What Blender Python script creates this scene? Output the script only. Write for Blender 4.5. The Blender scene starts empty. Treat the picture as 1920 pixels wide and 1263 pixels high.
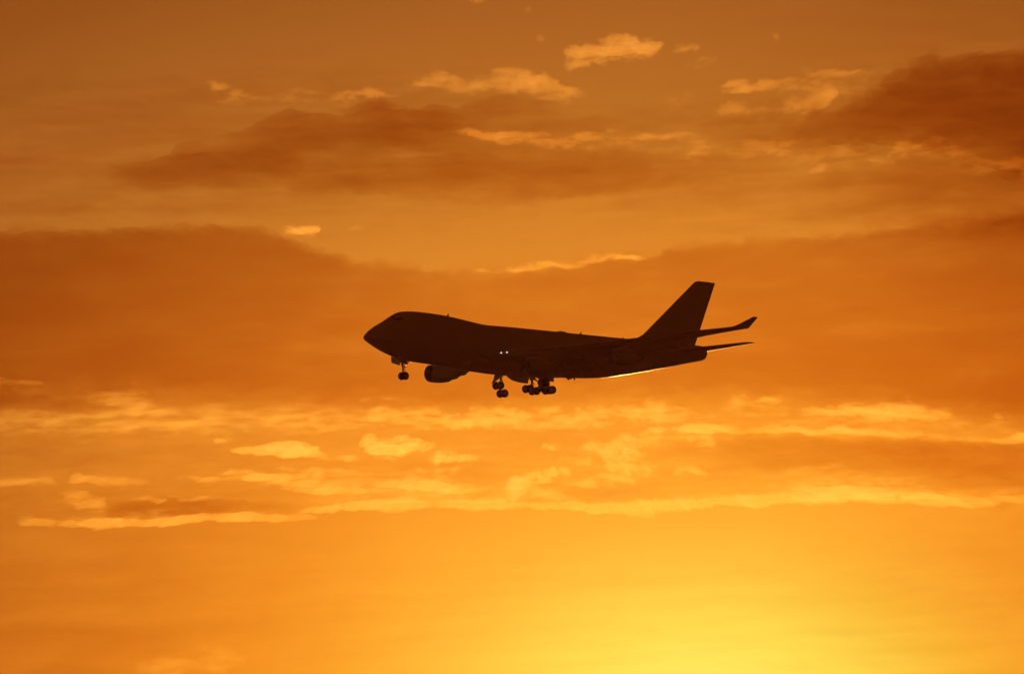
import bpy, bmesh, math
import numpy as np
from mathutils import Vector, Matrix

SC = bpy.context.scene
COL = SC.collection

# ------------------------------------------------------------------ camera
ELEV = 0.0647                      # the photographer looks up 3.7 degrees
FPX = 18169.0                      # focal length in pixels of a 1920 wide frame
CAM = Vector((0.0, 0.0, 1.7))
cd = bpy.data.cameras.new('camera')
cd.sensor_width = 36.0
cd.lens = 36.0 * FPX / 1920.0
cd.clip_start = 1.0
cd.clip_end = 300000.0
cam = bpy.data.objects.new('camera', cd)
cam.location = CAM
cam.rotation_euler = (math.pi / 2 + ELEV, 0, 0)
COL.objects.link(cam)
SC.camera = cam
FWD = Vector((0, math.cos(ELEV), math.sin(ELEV)))
UPV = Vector((0, -math.sin(ELEV), math.cos(ELEV)))
RGT = Vector((1, 0, 0))

# ------------------------------------------------------------------ sun, sky
SUN_AZ = (1312 - 960) / FPX                       # just right of the aircraft, still below the frame
SUN_EL = ELEV - (1365 - 631.5) / FPX
sun_dir = Vector((math.sin(SUN_AZ) * math.cos(SUN_EL), math.cos(SUN_AZ) * math.cos(SUN_EL), math.sin(SUN_EL)))
sd = bpy.data.lights.new('sun', 'SUN')
sd.energy = 2.3
sd.angle = math.radians(0.53)
sd.color = (1.0, 0.43, 0.09)
so = bpy.data.objects.new('sun', sd)
so.rotation_euler = sun_dir.to_track_quat('Z', 'Y').to_euler()
COL.objects.link(so)

world = bpy.data.worlds.new('World')
SC.world = world
world.use_nodes = True
NT = world.node_tree
for n in list(NT.nodes):
    NT.nodes.remove(n)
def nd(t, **kw):
    n = NT.nodes.new(t)
    for k, v in kw.items():
        setattr(n, k, v)
    return n
def mth(op, a, b=None, c=None, clamp=False):
    n = nd('ShaderNodeMath', operation=op, use_clamp=clamp)
    for i, v in enumerate((a, b, c)):
        if v is None:
            continue
        if isinstance(v, (int, float)):
            n.inputs[i].default_value = v
        else:
            NT.links.new(v, n.inputs[i])
    return n.outputs[0]
def srgb(r, g, b):
    f = lambda c: c / 12.92 if c <= 0.04045 else ((c + 0.055) / 1.055) ** 2.4
    return (f(r / 255), f(g / 255), f(b / 255), 1.0)
def ramp(fac, stops):
    r = nd('ShaderNodeValToRGB')
    e = r.color_ramp.elements
    r.color_ramp.interpolation = 'B_SPLINE' if False else 'LINEAR'
    while len(e) > 1:
        e.remove(e[-1])
    e[0].position, e[0].color = stops[0]
    for p, c in stops[1:]:
        k = e.new(p)
        k.color = c
    NT.links.new(fac, r.inputs[0])
    return r.outputs[0]
tc = nd('ShaderNodeTexCoord')
sx = nd('ShaderNodeSeparateXYZ')
NT.links.new(tc.outputs['Generated'], sx.inputs[0])
az = mth('ARCTAN2', sx.outputs[0], sx.outputs[1])
el = mth('ARCSINE', sx.outputs[2])
da = mth('SUBTRACT', az, SUN_AZ)
de = mth('SUBTRACT', el, SUN_EL)
rr = mth('SQRT', mth('ADD', mth('MULTIPLY', mth('MULTIPLY', da, da), 0.37), mth('MULTIPLY', de, de)))     # angle from the sun, the glow spread along the horizon
S = FPX
glow = ramp(mth('MULTIPLY', rr, S / 3000.0), [(r / 3000.0, srgb(*c)) for r, c in (
    (0, (255, 246, 122)), (120, (255, 236, 99)), (200, (255, 223, 84)), (300, (255, 197, 64)), (360, (255, 183, 56)), (460, (253, 164, 45)),
    (560, (245, 151, 39)), (700, (234, 141, 38)), (830, (225, 137, 40)), (956, (210, 130, 41)), (1135, (182, 111, 36)), (1335, (164, 97, 34)),
    (1531, (140, 79, 24)), (1700, (132, 71, 20)), (3000, (118, 62, 18)))])
tint = ramp(mth('MULTIPLY', el, 1 / 0.12), [
    (0.1, (1.0, 0.92, 0.7, 1)), (0.35, (1.0, 0.99, 0.95, 1)), (0.7, (1.0, 1.0, 1.0, 1)), (1.0, (1.0, 1.0, 1.05, 1))])
mixn = nd('ShaderNodeMixRGB', blend_type='MULTIPLY')
mixn.inputs[0].default_value = 1.0
NT.links.new(glow, mixn.inputs[1])
NT.links.new(tint, mixn.inputs[2])
gmul = ramp(mth('MULTIPLY_ADD', el, 4.0, 0.5), [(0.0, (.2, .15, .12, 1)), (0.36, (.25, .2, .18, 1)), (0.49, (.6, .5, .45, 1)), (0.54, (1, 1, 1, 1))])
mixg = nd('ShaderNodeMixRGB', blend_type='MULTIPLY')     # dim land below the horizon
mixg.inputs[0].default_value = 1.0
NT.links.new(mixn.outputs[0], mixg.inputs[1])
NT.links.new(gmul, mixg.inputs[2])
# the glow dies away over the rest of the sky
fall = ramp(mth('MULTIPLY', rr, 1.0), [(0.09, (1, 1, 1, 1)), (0.22, (.75, .6, .5, 1)), (0.5, (.25, .14, .15, 1)), (0.95, (.16, .10, .14, 1))])
gm = nd('ShaderNodeMixRGB', blend_type='MULTIPLY')
gm.inputs[0].default_value = 1.0
NT.links.new(mixg.outputs[0], gm.inputs[1])
NT.links.new(fall, gm.inputs[2])
bg_glow = nd('ShaderNodeBackground')
NT.links.new(gm.outputs[0], bg_glow.inputs[0])
bg_glow.inputs[1].default_value = 1.0
# the rest of the evening sky
sky = nd('ShaderNodeTexSky', sky_type='NISHITA')
sky.sun_disc = False
sky.sun_elevation = SUN_EL
sky.sun_rotation = SUN_AZ
sky.dust_density = 4.0
stint = nd('ShaderNodeMixRGB', blend_type='MULTIPLY')
stint.inputs[0].default_value = 1.0
stint.inputs[2].default_value = (0.10, 0.022, 0.004, 1)
NT.links.new(sky.outputs[0], stint.inputs[1])
bg_sky = nd('ShaderNodeBackground')
NT.links.new(stint.outputs[0], bg_sky.inputs[0])
bg_sky.inputs[1].default_value = 0.02
ad = nd('ShaderNodeAddShader')
NT.links.new(bg_glow.outputs[0], ad.inputs[0])
NT.links.new(bg_sky.outputs[0], ad.inputs[1])
wo = nd('ShaderNodeOutputWorld')
NT.links.new(ad.outputs[0], wo.inputs[0])

SC.view_settings.view_transform = 'Standard'
SC.view_settings.look = 'None'
SC.view_settings.exposure = 0.0
SC.view_settings.gamma = 1.0
SC.cycles.volume_bounces = 0
SC.cycles.max_bounces = 6
SC.cycles.transparent_max_bounces = 64
SC.cycles.use_denoising = True

# ------------------------------------------------------------------ materials
def principled(name, base, rough, metal=0.0, noise=0.0, nscale=0.6):
    m = bpy.data.materials.new(name)
    m.use_nodes = True
    t = m.node_tree
    b = t.nodes['Principled BSDF']
    b.inputs['Base Color'].default_value = (*base, 1)
    b.inputs['Roughness'].default_value = rough
    b.inputs['Metallic'].default_value = metal
    if noise:
        g = t.nodes.new('ShaderNodeTexCoord')
        n = t.nodes.new('ShaderNodeTexNoise')
        n.inputs['Scale'].default_value = nscale
        n.inputs['Detail'].default_value = 5
        t.links.new(g.outputs['Object'], n.inputs['Vector'])
        r = t.nodes.new('ShaderNodeMapRange')
        r.inputs['To Min'].default_value = 1 - noise
        r.inputs['To Max'].default_value = 1 + noise * 0.4
        t.links.new(n.outputs[0], r.inputs[0])
        x = t.nodes.new('ShaderNodeMixRGB')
        x.blend_type = 'MULTIPLY'
        x.inputs[0].default_value = 1
        x.inputs[1].default_value = (*base, 1)
        t.links.new(r.outputs[0], x.inputs[2])
        t.links.new(x.outputs[0], b.inputs['Base Color'])
    return m
PAINT = principled('aircraft_paint', (0.50, 0.50, 0.50), 0.25, 0, 0.12)
WINGM = principled('wing_grey_paint', (0.46, 0.46, 0.47), 0.45, 0, 0.15)
NACELLE = principled('nacelle_paint', (0.24, 0.24, 0.25), 0.35, 0, 0.12)
METAL = principled('bare_metal', (0.45, 0.45, 0.46), 0.32, 1.0)
STRUT = principled('gear_steel', (0.40, 0.40, 0.41), 0.4, 0.5)
RUBBER = principled('tyre_rubber', (0.03, 0.03, 0.03), 0.8)
HUB = principled('wheel_hub', (0.12, 0.12, 0.12), 0.5, 0.3)
GLASS = principled('cockpit_glass', (0.12, 0.12, 0.12), 0.2)
DARK = principled('engine_dark', (0.06, 0.06, 0.06), 0.5)
LAMP = bpy.data.materials.new('landing_lamp')
LAMP.use_nodes = True
_b = LAMP.node_tree.nodes['Principled BSDF']
_b.inputs['Base Color'].default_value = (0.8, 0.8, 0.8, 1)
_b.inputs['Emission Color'].default_value = (1.0, 0.74, 0.62, 1)
_b.inputs['Emission Strength'].default_value = 1.15

# ------------------------------------------------------------------ aircraft helpers
# aircraft axes: x aft of the nose, y to starboard, z above the parked ground line
REF = Vector((33.0, 0.0, 5.0))
class MB:
    def __init__(s):
        s.v, s.f, s.mi = [], [], []
    def add(s, verts, faces, mi=0):
        o = len(s.v)
        s.v += [tuple(p) for p in verts]
        s.f += [tuple(i + o for i in f) for f in faces]
        s.mi += [mi] * len(faces)
    def loft(s, rings, closed=True, cap=True, mi=0):
        n = len(rings[0])
        vs = [p for r in rings for p in r]
        fs = []
        for a in range(len(rings) - 1):
            for i in range(n if closed else n - 1):
                j = (i + 1) % n
                fs.append((a * n + i, a * n + j, (a + 1) * n + j, (a + 1) * n + i))
        if cap:
            fs.append(tuple(range(n)))
            fs.append(tuple((len(rings) - 1) * n + i for i in range(n)))
        s.add(vs, fs, mi)
    def tube(s, pts, rad, n=14, mi=0):
        pts = [Vector(p) for p in pts]
        if isinstance(rad, (int, float)):
            rad = [rad] * len(pts)
        rings = []
        for k, p in enumerate(pts):
            d = (pts[min(k + 1, len(pts) - 1)] - pts[max(k - 1, 0)]).normalized()
            a = d.orthogonal().normalized() if k == 0 else (a - d * a.dot(d)).normalized()
            b = d.cross(a)
            rings.append([p + (a * math.cos(t) + b * math.sin(t)) * rad[k] for t in np.linspace(0, 2 * math.pi, n, endpoint=False)])
        s.loft(rings, mi=mi)
    def lathe(s, origin, axis, prof, n=32, mi=0, closed=False):
        o, ax = Vector(origin), Vector(axis).normalized()
        a = ax.orthogonal().normalized()
        b = ax.cross(a)
        rings = [[o + ax * h + (a * math.cos(t) + b * math.sin(t)) * max(r, 1e-3) for t in np.linspace(0, 2 * math.pi, n, endpoint=False)] for h, r in prof]
        if closed:
            rings.append(rings[0])
        s.loft(rings, cap=not closed, mi=mi)
    def plate(s, quad, thick, mi=0):
        q = [Vector(p) for p in quad]
        nrm = (q[1] - q[0]).cross(q[-1] - q[0]).normalized() * (thick / 2)
        n = len(q)
        vs = [p + nrm for p in q] + [p - nrm for p in q]
        fs = [tuple(range(n)), tuple(range(2 * n - 1, n - 1, -1))] + [(i, (i + 1) % n, n + (i + 1) % n, n + i) for i in range(n)]
        s.add(vs, fs, mi)
    def build(s, name, mats, parent, ang=35, shift=True, bevel=0):
        me = bpy.data.meshes.new(name)
        off = REF if shift else Vector((0, 0, 0))
        me.from_pydata([tuple(Vector(p) - off) for p in s.v], [], s.f)
        if not isinstance(mats, (list, tuple)):
            mats = [mats]
        for m in mats:
            me.materials.append(m)
        me.polygons.foreach_set('material_index', s.mi)
        bm = bmesh.new()
        bm.from_mesh(me)
        bmesh.ops.remove_doubles(bm, verts=bm.verts, dist=1e-4)
        bmesh.ops.recalc_face_normals(bm, faces=bm.faces)
        bm.to_mesh(me)
        bm.free()
        me.polygons.foreach_set('use_smooth', [True] * len(me.polygons))
        me.set_sharp_from_angle(angle=math.radians(ang))
        o = bpy.data.objects.new(name, me)
        COL.objects.link(o)
        o.parent = parent
        return o

# ------------------------------------------------------------------ aircraft root and pose
YAW, PITCH, ROLL = math.radians(39.506), math.radians(1.990), math.radians(-0.098)
aft = Vector((math.cos(YAW), math.sin(YAW), 0))
port = Vector((math.sin(YAW), -math.cos(YAW), 0))
up = Vector((0, 0, 1))
a_ = aft * math.cos(PITCH) - up * math.sin(PITCH)
u_ = up * math.cos(PITCH) + aft * math.sin(PITCH)
p_ = port * math.cos(ROLL) + u_ * math.sin(ROLL)
u2 = u_ * math.cos(ROLL) - port * math.sin(ROLL)
DIST = 1500.0
pos = CAM + FWD * DIST + RGT * ((994.524 - 960) / 12.1129) + UPV * ((631.5 - 661.7) / 12.1129)
M = Matrix.Identity(4)
for i, c in enumerate((a_, -p_, u2)):
    for j in range(3):
        M[j][i] = c[j]
jet = bpy.data.objects.new('airplane', None)
COL.objects.link(jet)
jet.matrix_world = Matrix.Translation(pos) @ M
jet.empty_display_size = 5
jet['label'] = 'dark four engine jumbo jet descending with landing gear down against the orange sunset'
jet['category'] = 'airplane'

# ------------------------------------------------------------------ fuselage
FX = np.array([0.0, .15, .4, .8, 1.3, 2, 3, 4, 5, 5.5, 6, 6.6, 7.3, 8, 9, 10, 12, 14, 16, 18, 20, 22, 23, 24, 26, 28, 33, 38, 43, 46, 48.5, 51, 54, 58, 62, 65, 66.5, 67.5, 68.1, 68.45, 68.65, 68.72])
FW = np.interp(FX, [0, .15, .4, .8, 1.3, 2, 3, 4, 5, 6, 7, 8, 9, 10, 12, 46, 48.5, 51, 54, 58, 62, 65, 66.5, 67.5, 68.1, 68.45, 68.65, 68.72],
               [.02, .34, .62, .96, 1.34, 1.76, 2.16, 2.45, 2.66, 2.82, 2.94, 3.05, 3.12, 3.18, 3.25, 3.25, 3.17, 3.03, 2.75, 2.2, 1.6, 1.2, 1.02, .9, .78, .62, .36, .03])
FT = np.interp(FX, [0, .15, .4, .8, 1.3, 2, 3, 4, 5, 6, 6.6, 7.3, 8, 9, 10, 12, 14, 16, 18, 20, 22, 23, 24, 26, 28, 33, 48, 66.5, 67.5, 68.1, 68.45, 68.65, 68.72],
               [4.92, 5.24, 5.5, 5.86, 6.26, 6.74, 7.27, 7.78, 8.44, 9.16, 9.34, 9.47, 9.55, 9.63, 9.66, 9.65, 9.57, 9.46, 9.26, 9.02, 8.78, 8.68, 8.64, 8.68, 8.72, 8.72, 8.69, 8.74, 8.74, 8.62, 8.4, 8.05, 7.66])
FB = np.interp(FX, [0, .15, .4, .8, 1.3, 2, 3, 4, 5, 6, 7, 8, 9, 10, 14, 18, 24, 28, 33, 38, 43, 46, 48.5, 51, 54, 58, 62, 65, 66.5, 67.5, 68.1, 68.45, 68.65, 68.72],
               [4.88, 4.66, 4.5, 4.34, 4.16, 3.9, 3.45, 3.08, 2.73, 2.46, 2.23, 2.08, 1.95, 1.9, 1.75, 1.6, 1.4, 1.33, 1.36, 1.55, 1.81, 2.03, 2.33, 2.80, 3.39, 4.23, 5.09, 5.78, 6.12, 6.34, 6.5, 6.7, 7.1, 7.62])
FC = np.interp(FX, [0, 3, 10, 14, 46, 51, 58, 64, 68.6], [4.9, 4.92, 5, 5.05, 5.2, 5.6, 6.5, 7.2, 7.6])
def fus_at(x, ph, off=0.0):
    w, t, b, c = (float(np.interp(x, FX, A)) for A in (FW, FT, FB, FC))
    upr = t - c
    s = math.sin(ph)
    pin = max(0.0, min(.25, (upr / max(w, .01) - 1.02) * .5))
    yy = w * math.cos(ph) * ((1 - pin * s * s) if s > 0 else 1)
    zz = c + (upr if s > 0 else c - b) * s
    if off:
        k = math.hypot(yy, zz - c) or 1
        yy += off * yy / k
        zz += off * (zz - c) / k
    return Vector((x, yy, zz))
def fine(xs, k):
    out = []
    for a, b in zip(xs[:-1], xs[1:]):
        out += list(np.linspace(a, b, k, endpoint=False))
    return out + [xs[-1]]
def smooth_tables():
    # dense, smoothed stations so the skin shows no kinks
    global FX, FW, FT, FB, FC
    X = np.concatenate([np.array([0, .04, .1, .2, .35]), np.arange(.6, 67.6, .4), np.array([67.8, 68.0, 68.2, 68.35, 68.5, 68.6, 68.68, 68.72])])
    T = [np.interp(X, FX, A) for A in (FW, FT, FB, FC)]
    for A in T:
        for _ in range(5):
            B = A.copy()
            B[6:-9] = .25 * A[5:-10] + .5 * A[6:-9] + .25 * A[7:-8]
            A[:] = B
    FX, (FW, FT, FB, FC) = X, T
smooth_tables()
NPH = 128
mb = MB()
mb.loft([[fus_at(x, t) for t in np.linspace(0, 2 * math.pi, NPH, endpoint=False)] for x in FX])
fus = mb.build('fuselage', PAINT, jet, 50)
def patch(x0, x1, p0, p1, off=.02, nx=6, np_=6, corners=None):
    m = MB()
    vs, fs = [], []
    for lay, o in ((0, off), (1, -0.05)):
        for i in range(nx + 1):
            for j in range(np_ + 1):
                u, v = i / nx, j / np_
                if corners:
                    (xa, pa), (xb, pb), (xc, pc), (xd, pd) = corners
                    x = (xa * (1 - u) + xb * u) * (1 - v) + (xd * (1 - u) + xc * u) * v
                    p = (pa * (1 - u) + pb * u) * (1 - v) + (pd * (1 - u) + pc * u) * v
                else:
                    x, p = x0 + (x1 - x0) * u, p0 + (p1 - p0) * v
                vs.append(fus_at(x, p, o))
    W = np_ + 1
    L = (nx + 1) * W
    for i in range(nx):
        for j in range(np_):
            a = i * W + j
            fs.append((a, a + 1, a + W + 1, a + W))
            fs.append((L + a, L + a + W, L + a + W + 1, L + a + 1))
    per = [i * W for i in range(nx + 1)] + [nx * W + j for j in range(1, W)] + [i * W + np_ for i in range(nx - 1, -1, -1)] + [j for j in range(np_ - 1, 0, -1)]
    for a, b in zip(per, per[1:] + per[:1]):
        fs.append((a, b, L + b, L + a))
    m.add(vs, fs)
    return m
R_ = math.radians
def port_side(p):          # angle measured on the port side, 0 at the waist, 90 at the crown
    return math.pi - p
for side in (0, 1):
    f = port_side if side == 0 else (lambda p: p)
    for cs in ([(4.55, R_(86)), (5.25, R_(86)), (5.15, R_(64)), (4.75, R_(68))],
               [(4.85, R_(64)), (5.3, R_(61)), (5.75, R_(50)), (5.35, R_(50))],
               [(5.5, R_(60)), (6.1, R_(57)), (6.25, R_(49)), (5.85, R_(49))]):
        patch(0, 0, 0, 0, corners=[(x, f(p)) for x, p in cs]).build('cockpit_window', GLASS, fus)
    patch(8.7, 9.85, f(R_(-2)), f(R_(36)), .015).build('cabin_door', PAINT, fus)
    patch(11.4, 12.5, f(R_(50)), f(R_(66)), .015).build('upper_deck_door', PAINT, fus)
patch(54.0, 55.1, port_side(R_(0)), port_side(R_(44)), .015).build('cabin_door', PAINT, fus)
patch(43.5, 46.9, port_side(R_(2)), port_side(R_(56)), .02, 10, 10).build('cargo_door', PAINT, fus)
patch(16.8, 19.4, math.radians(-8), math.radians(-44), .015).build('cargo_door', PAINT, fus)
def blade(x, z, h, ch, s=1, tiny=.06):
    m = MB()
    r = []
    for t, c in ((0, ch), (.6, ch * .7), (1, ch * .42)):
        xx = x + t * h * .55
        r.append([(xx + c * u, tiny * w * (1 - t * .4), z + s * h * t) for u, w in ((0, 0), (.3, 1), (.7, .8), (1, 0), (.7, -.8), (.3, -1))])
    m.loft(r)
    return m
blade(16.05, 9.3, .5, .5).build('antenna', PAINT, fus)
blade(42.75, 8.6, .45, .42).build('antenna', PAINT, fus)
blade(51.4, 8.6, .28, .36).build('antenna', PAINT, fus)
blade(41.7, 1.82, .42, .4, -1).build('drain_mast', METAL, fus)
blade(57.0, 4.15, .3, .35, -1).build('drain_mast', METAL, fus)
m = MB()
m.loft([[(x, .55 * k * math.cos(t), 8.55 + (.36 * k) * math.sin(t)) for t in np.linspace(0, 2 * math.pi, 20, endpoint=False)] for x, k in
        ((38.0, .02), (38.2, .5), (38.6, .85), (39.1, .95), (39.7, .8), (40.2, .45), (40.5, .02))])
m.build('antenna_fairing', PAINT, fus)
m = MB()
m.lathe((68.6, 0, 7.62), (1, 0, .12), [(0, .3), (.2, .27), (.2, .2), (.05, .19)], 24)
m.build('exhaust_outlet', DARK, fus)

# wing to body fairing
m = MB()
rg = []
for x, k, dz in ((18.5, .05, 0), (20, .5, .02), (22.5, .85, .06), (26, 1, .10), (31, 1, .1), (36.5, .98, .06), (39, .8, .02), (41, .45, 0), (42.5, .05, 0)):
    zb = float(np.interp(x, FX, FB)) - dz + .08 * (1 - k)
    rg.append([(x, 3.62 * (0.88 + .12 * k) * math.copysign(abs(math.cos(t)) ** .7, math.cos(t)), zb + 1.0 + (1.75 * k if math.sin(t) > 0 else 1.0) * math.copysign(abs(math.sin(t)) ** .75, math.sin(t))) for t in np.linspace(0, 2 * math.pi, 40, endpoint=False)])
m.loft(rg)
m.build('wing_body_fairing', PAINT, jet, 45)

# ------------------------------------------------------------------ lifting surfaces
def foil(c0, c1, tr, n=12, camber=.015, nose=0.0):
    """closed section between chord fractions c0 and c1, upper surface first"""
    xs = c0 + (c1 - c0) * (1 - np.cos(np.linspace(0, math.pi, n))) / 2
    th = lambda x: 5 * tr * (.2969 * math.sqrt(max(x, 0)) - .126 * x - .3516 * x * x + .2843 * x ** 3 - .1036 * x ** 4) + .0012
    cm = lambda x: camber * 4 * x * (1 - x)
    upr = [(x, cm(x) + th(x)) for x in xs]
    low = [(x, cm(x) - th(x)) for x in xs[::-1]]
    if c0 <= 0:
        low = low[:-1]
    if nose:
        low.append((c0 - nose, cm(c0)))
    return upr + low
def wing_sec(yp):
    le = 17.5 + .94 * yp
    te = float(np.interp(yp, [0, 3.25, 12, 31.2], [37.2, 37.5, 39.6, 50.5]))
    z = float(np.interp(yp, [0, 3.25, 8, 12, 16, 21, 25, 28, 31.2], [2.95, 3.35, 4.1, 4.8, 5.55, 6.58, 7.44, 8.0, 8.56]))
    tr = float(np.interp(yp, [0, 3.25, 12, 22, 31.2], [.13, .13, .092, .085, .085]))
    tw = math.radians(float(np.interp(yp, [0, 3.25, 20, 31.2], [3.2, 3.0, .2, -2.6])))
    return le, te - le, z, tr, tw
def sec_pts(sg, yp, c0, c1, defl=0.0, shift=(0, 0), n=12, tr_k=1.0, nose=0.0):
    le, ch, z, tr, tw = wing_sec(yp)
    out = []
    for cx, cz in foil(c0, c1, tr * tr_k, n, .015, nose):
        if defl:
            hx, hz = c0, 0.0
            dx, dz = cx - hx, cz - hz
            cx = hx + shift[0] + dx * math.cos(defl) + dz * math.sin(defl)
            cz = hz + shift[1] - dx * math.sin(defl) + dz * math.cos(defl)
        X = (cx - .4) * ch
        Z = cz * ch
        xr = X * math.cos(tw) + Z * math.sin(tw)
        zr = -X * math.sin(tw) + Z * math.cos(tw)
        out.append((le + .4 * ch + xr, sg * yp, z + zr))
    return out
def span(y0, y1, n):
    return np.linspace(y0, y1, n)
ENG = []
def pair_surface(sg, y0, y1, c0, c1, n=6, **k):
    m = MB()
    m.loft([sec_pts(sg, y, c0, c1, **k) for y in span(y0, y1, n)])
    return m
for sg in (-1, 1):              # port, starboard
    m = MB()
    m.loft([sec_pts(sg, y, 0, .76, n=16) for y in span(1.5, 31.2, 34)])
    wing = m.build('wing', WINGM, jet, 40)
    pair_surface(sg, 10.25, 13.1, .765, 1, 4, nose=.02).build('aileron', WINGM, wing, 40)
    pair_surface(sg, 21.5, 31.2, .765, 1, 12, nose=.02).build('aileron', WINGM, wing, 40)
    for y0, y1 in ((3.5, 10.1), (13.3, 21.3)):
        pair_surface(sg, y0, y1, .80, .93, 6, defl=math.radians(16), shift=(-.01, -.012), tr_k=.9).build('flap', WINGM, wing, 40)
        m = MB()
        m.loft([sec_pts(sg, y, .905, 1.03, defl=math.radians(30), shift=(.005, -.046), tr_k=1.0) for y in span(y0 + .1, y1 - .1, 6)])
        m.build('flap', WINGM, wing, 40)
    # leading edge flaps, drooped ahead of the wing
    for y0, y1 in ((6.9, 10.6), (13.2, 19.9), (22.6, 26.2)):
        m = MB()
        rr_ = []
        for y in span(y0, y1, 5):
            le, ch, z, tr, tw = wing_sec(y)
            q = min(1.15, ch * .1)
            zz = z + .4 * ch * math.sin(tw) - .1
            pr = [(.05, -.12), (-.30, -.10), (-.62, -.30), (-.85, -.62), (-.80, -.66), (-.56, -.38), (-.28, -.18), (.05, -.2)]
            rr_.append([(le + a * q, sg * y, zz + b * q) for a, b in pr])
        m.loft(rr_)
        m.build('leading_edge_flap', WINGM, wing, 40)
    for y in (6.4, 9.4, 14.6, 19.2):
        le, ch, z, tr, tw = wing_sec(y)
        x0 = le + .52 * ch
        L = 3.3 + ch * .26
        m = MB()
        rings = []
        for t, r, dz in ((0, .03, .05), (.08, .16, 0), (.22, .28, -.06), (.45, .36, -.14), (.62, .34, -.28), (.8, .24, -.66), (.93, .12, -1.0), (1, .02, -1.2)):
            zc = z + (.4 - .52 - t * L / ch) * ch * math.sin(tw) - .045 * ch - .15 + dz * .9
            rings.append([(x0 + t * L, sg * y + .72 * r * math.cos(a), zc + 1.25 * r * math.sin(a)) for a in np.linspace(0, 2 * math.pi, 16, endpoint=False)])
        m.loft(rings)
        m.build('flap_track_fairing', WINGM, wing, 45)
    # winglet
    m = MB()
    rings = []
    for t in np.linspace(0, 1, 7):
        e = t ** 1.0
        y = 31.15 + .92 * e
        z = 8.62 + 1.80 * t
        le = 47.35 + 3.30 * (t ** .96) - (.35 if t == 0 else 0)
        te = 50.5 + 1.12 * t
        ch = te - le
        rings.append([(le + cx * ch, sg * (y + cz * ch * .93), z - cz * ch * .35) for cx, cz in foil(0, 1, .095, 12, 0)])
    m.loft(rings)
    m.build('winglet', PAINT, wing, 40)
    m = MB()
    m.lathe((0, 0, 0), (0, 0, 1), [(0, 0.01)], 4) if False else None
    # engines with their pylons
    for yp, xi, zi in ((11.7, 22.4, 1.60), (21.2, 31.75, 3.3)):
        m = MB()
        m.lathe((xi, sg * yp, zi), (1, 0, .035), [(1.15, 1.16), (.6, 1.13), (.25, 1.12), (.07, 1.15), (0, 1.21), (.06, 1.27), (.25, 1.33), (.7, 1.385), (1.4, 1.41), (2.2, 1.40), (3.0, 1.33), (3.6, 1.22), (3.95, 1.13), (3.95, 1.09), (3.2, 1.1), (1.3, 1.12)], 48, closed=True)
        eng = m.build('engine', NACELLE, jet, 40)
        m = MB()
        m.lathe((xi, sg * yp, zi), (1, 0, .035), [(.42, .01), (.55, .14), (.8, .26), (1.02, .32), (1.04, 1.14), (1.2, 1.14)], 32)
        m.build('fan', DARK, eng, 30)
        m = MB()
        m.lathe((xi, sg * yp, zi), (1, 0, .035), [(1.25, .9), (3.3, .95), (4.2, .90), (5.0, .76), (5.5, .64), (5.5, .58), (5.2, .56)], 36)
        m.build('core_cowl', NACELLE, eng, 30)
        m = MB()
        m.lathe((xi, sg * yp, zi), (1, 0, .035), [(5.0, .5), (5.5, .44), (5.9, .3), (6.25, .16), (6.4, .03)], 28)
        m.build('exhaust_cone', DARK, eng, 30)
        le, ch, z, tr, tw = wing_sec(yp)
        wl = z + .4 * ch * math.sin(tw)
        top = [(xi + 1.0, zi + 1.34), (xi + 2.4, zi + 1.95), (le - .6, wl - .02), (le + .5, wl + .02), (le + ch * .5, wl - .30 - ch * .028)]
        low = [(xi + 1.0, zi + 1.0), (xi + 2.4, zi + 1.0), (xi + 4.2, zi + .85), (xi + 5.6, zi + 1.1), (le + ch * .52, wl - .50 - ch * .03)]
        m = MB()
        rings = []
        for (xa, za), (xb, zb), w in zip(top, low, (.04, .24, .27, .26, .04)):
            rings.append([(xa, sg * yp - w * .6, za), (xa, sg * yp + w * .6, za), (.5 * (xa + xb), sg * yp + w, .5 * (za + zb)), (xb, sg * yp + w * .7, zb), (xb, sg * yp - w * .7, zb), (.5 * (xa + xb), sg * yp - w, .5 * (za + zb))])
        m.loft(rings)
        m.build('pylon', PAINT, eng, 40)
    # lamps in the wing root leading edge
    for yl in (5.52, 6.16):
        le, ch, z, tr, tw = wing_sec(yl)
        zl = z + .4 * ch * math.sin(tw) + .02
        m = MB()
        m.lathe((le - .06, sg * yl, zl), (-1, sg * .72, -.1), [(-.2, .07), (-.06, .105), (.0, .11), (.04, .08), (.05, .02)], 20)
        m.build('landing_light', LAMP, wing)

# horizontal tail
def tail_sec(yp):
    f_ = (yp - .4) / 10.65
    le = 58.0 + f_ * 8.9
    te = 66.85 + f_ * 2.85
    return le, te - le, 7.28 + f_ * 1.50, .10 - .015 * f_
for sg in (-1, 1):
    def tp(yp, c0, c1, k=10, nose=0.0):
        le, ch, z, tr = tail_sec(yp)
        return [(le + cx * ch, sg * yp, z - cz * ch + (cx - .6) * ch * .075) for cx, cz in foil(c0, c1, tr, k, .006, nose)]
    m = MB()
    m.loft([tp(y, 0, .72, 14) for y in span(.4, 11.05, 12)])
    st = m.build('tailplane', WINGM, jet, 40)
    m = MB()
    m.loft([tp(y, .726, 1, 10, .02) for y in span(1.3, 10.95, 8)])
    m.build('elevator', WINGM, st, 40)
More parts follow.
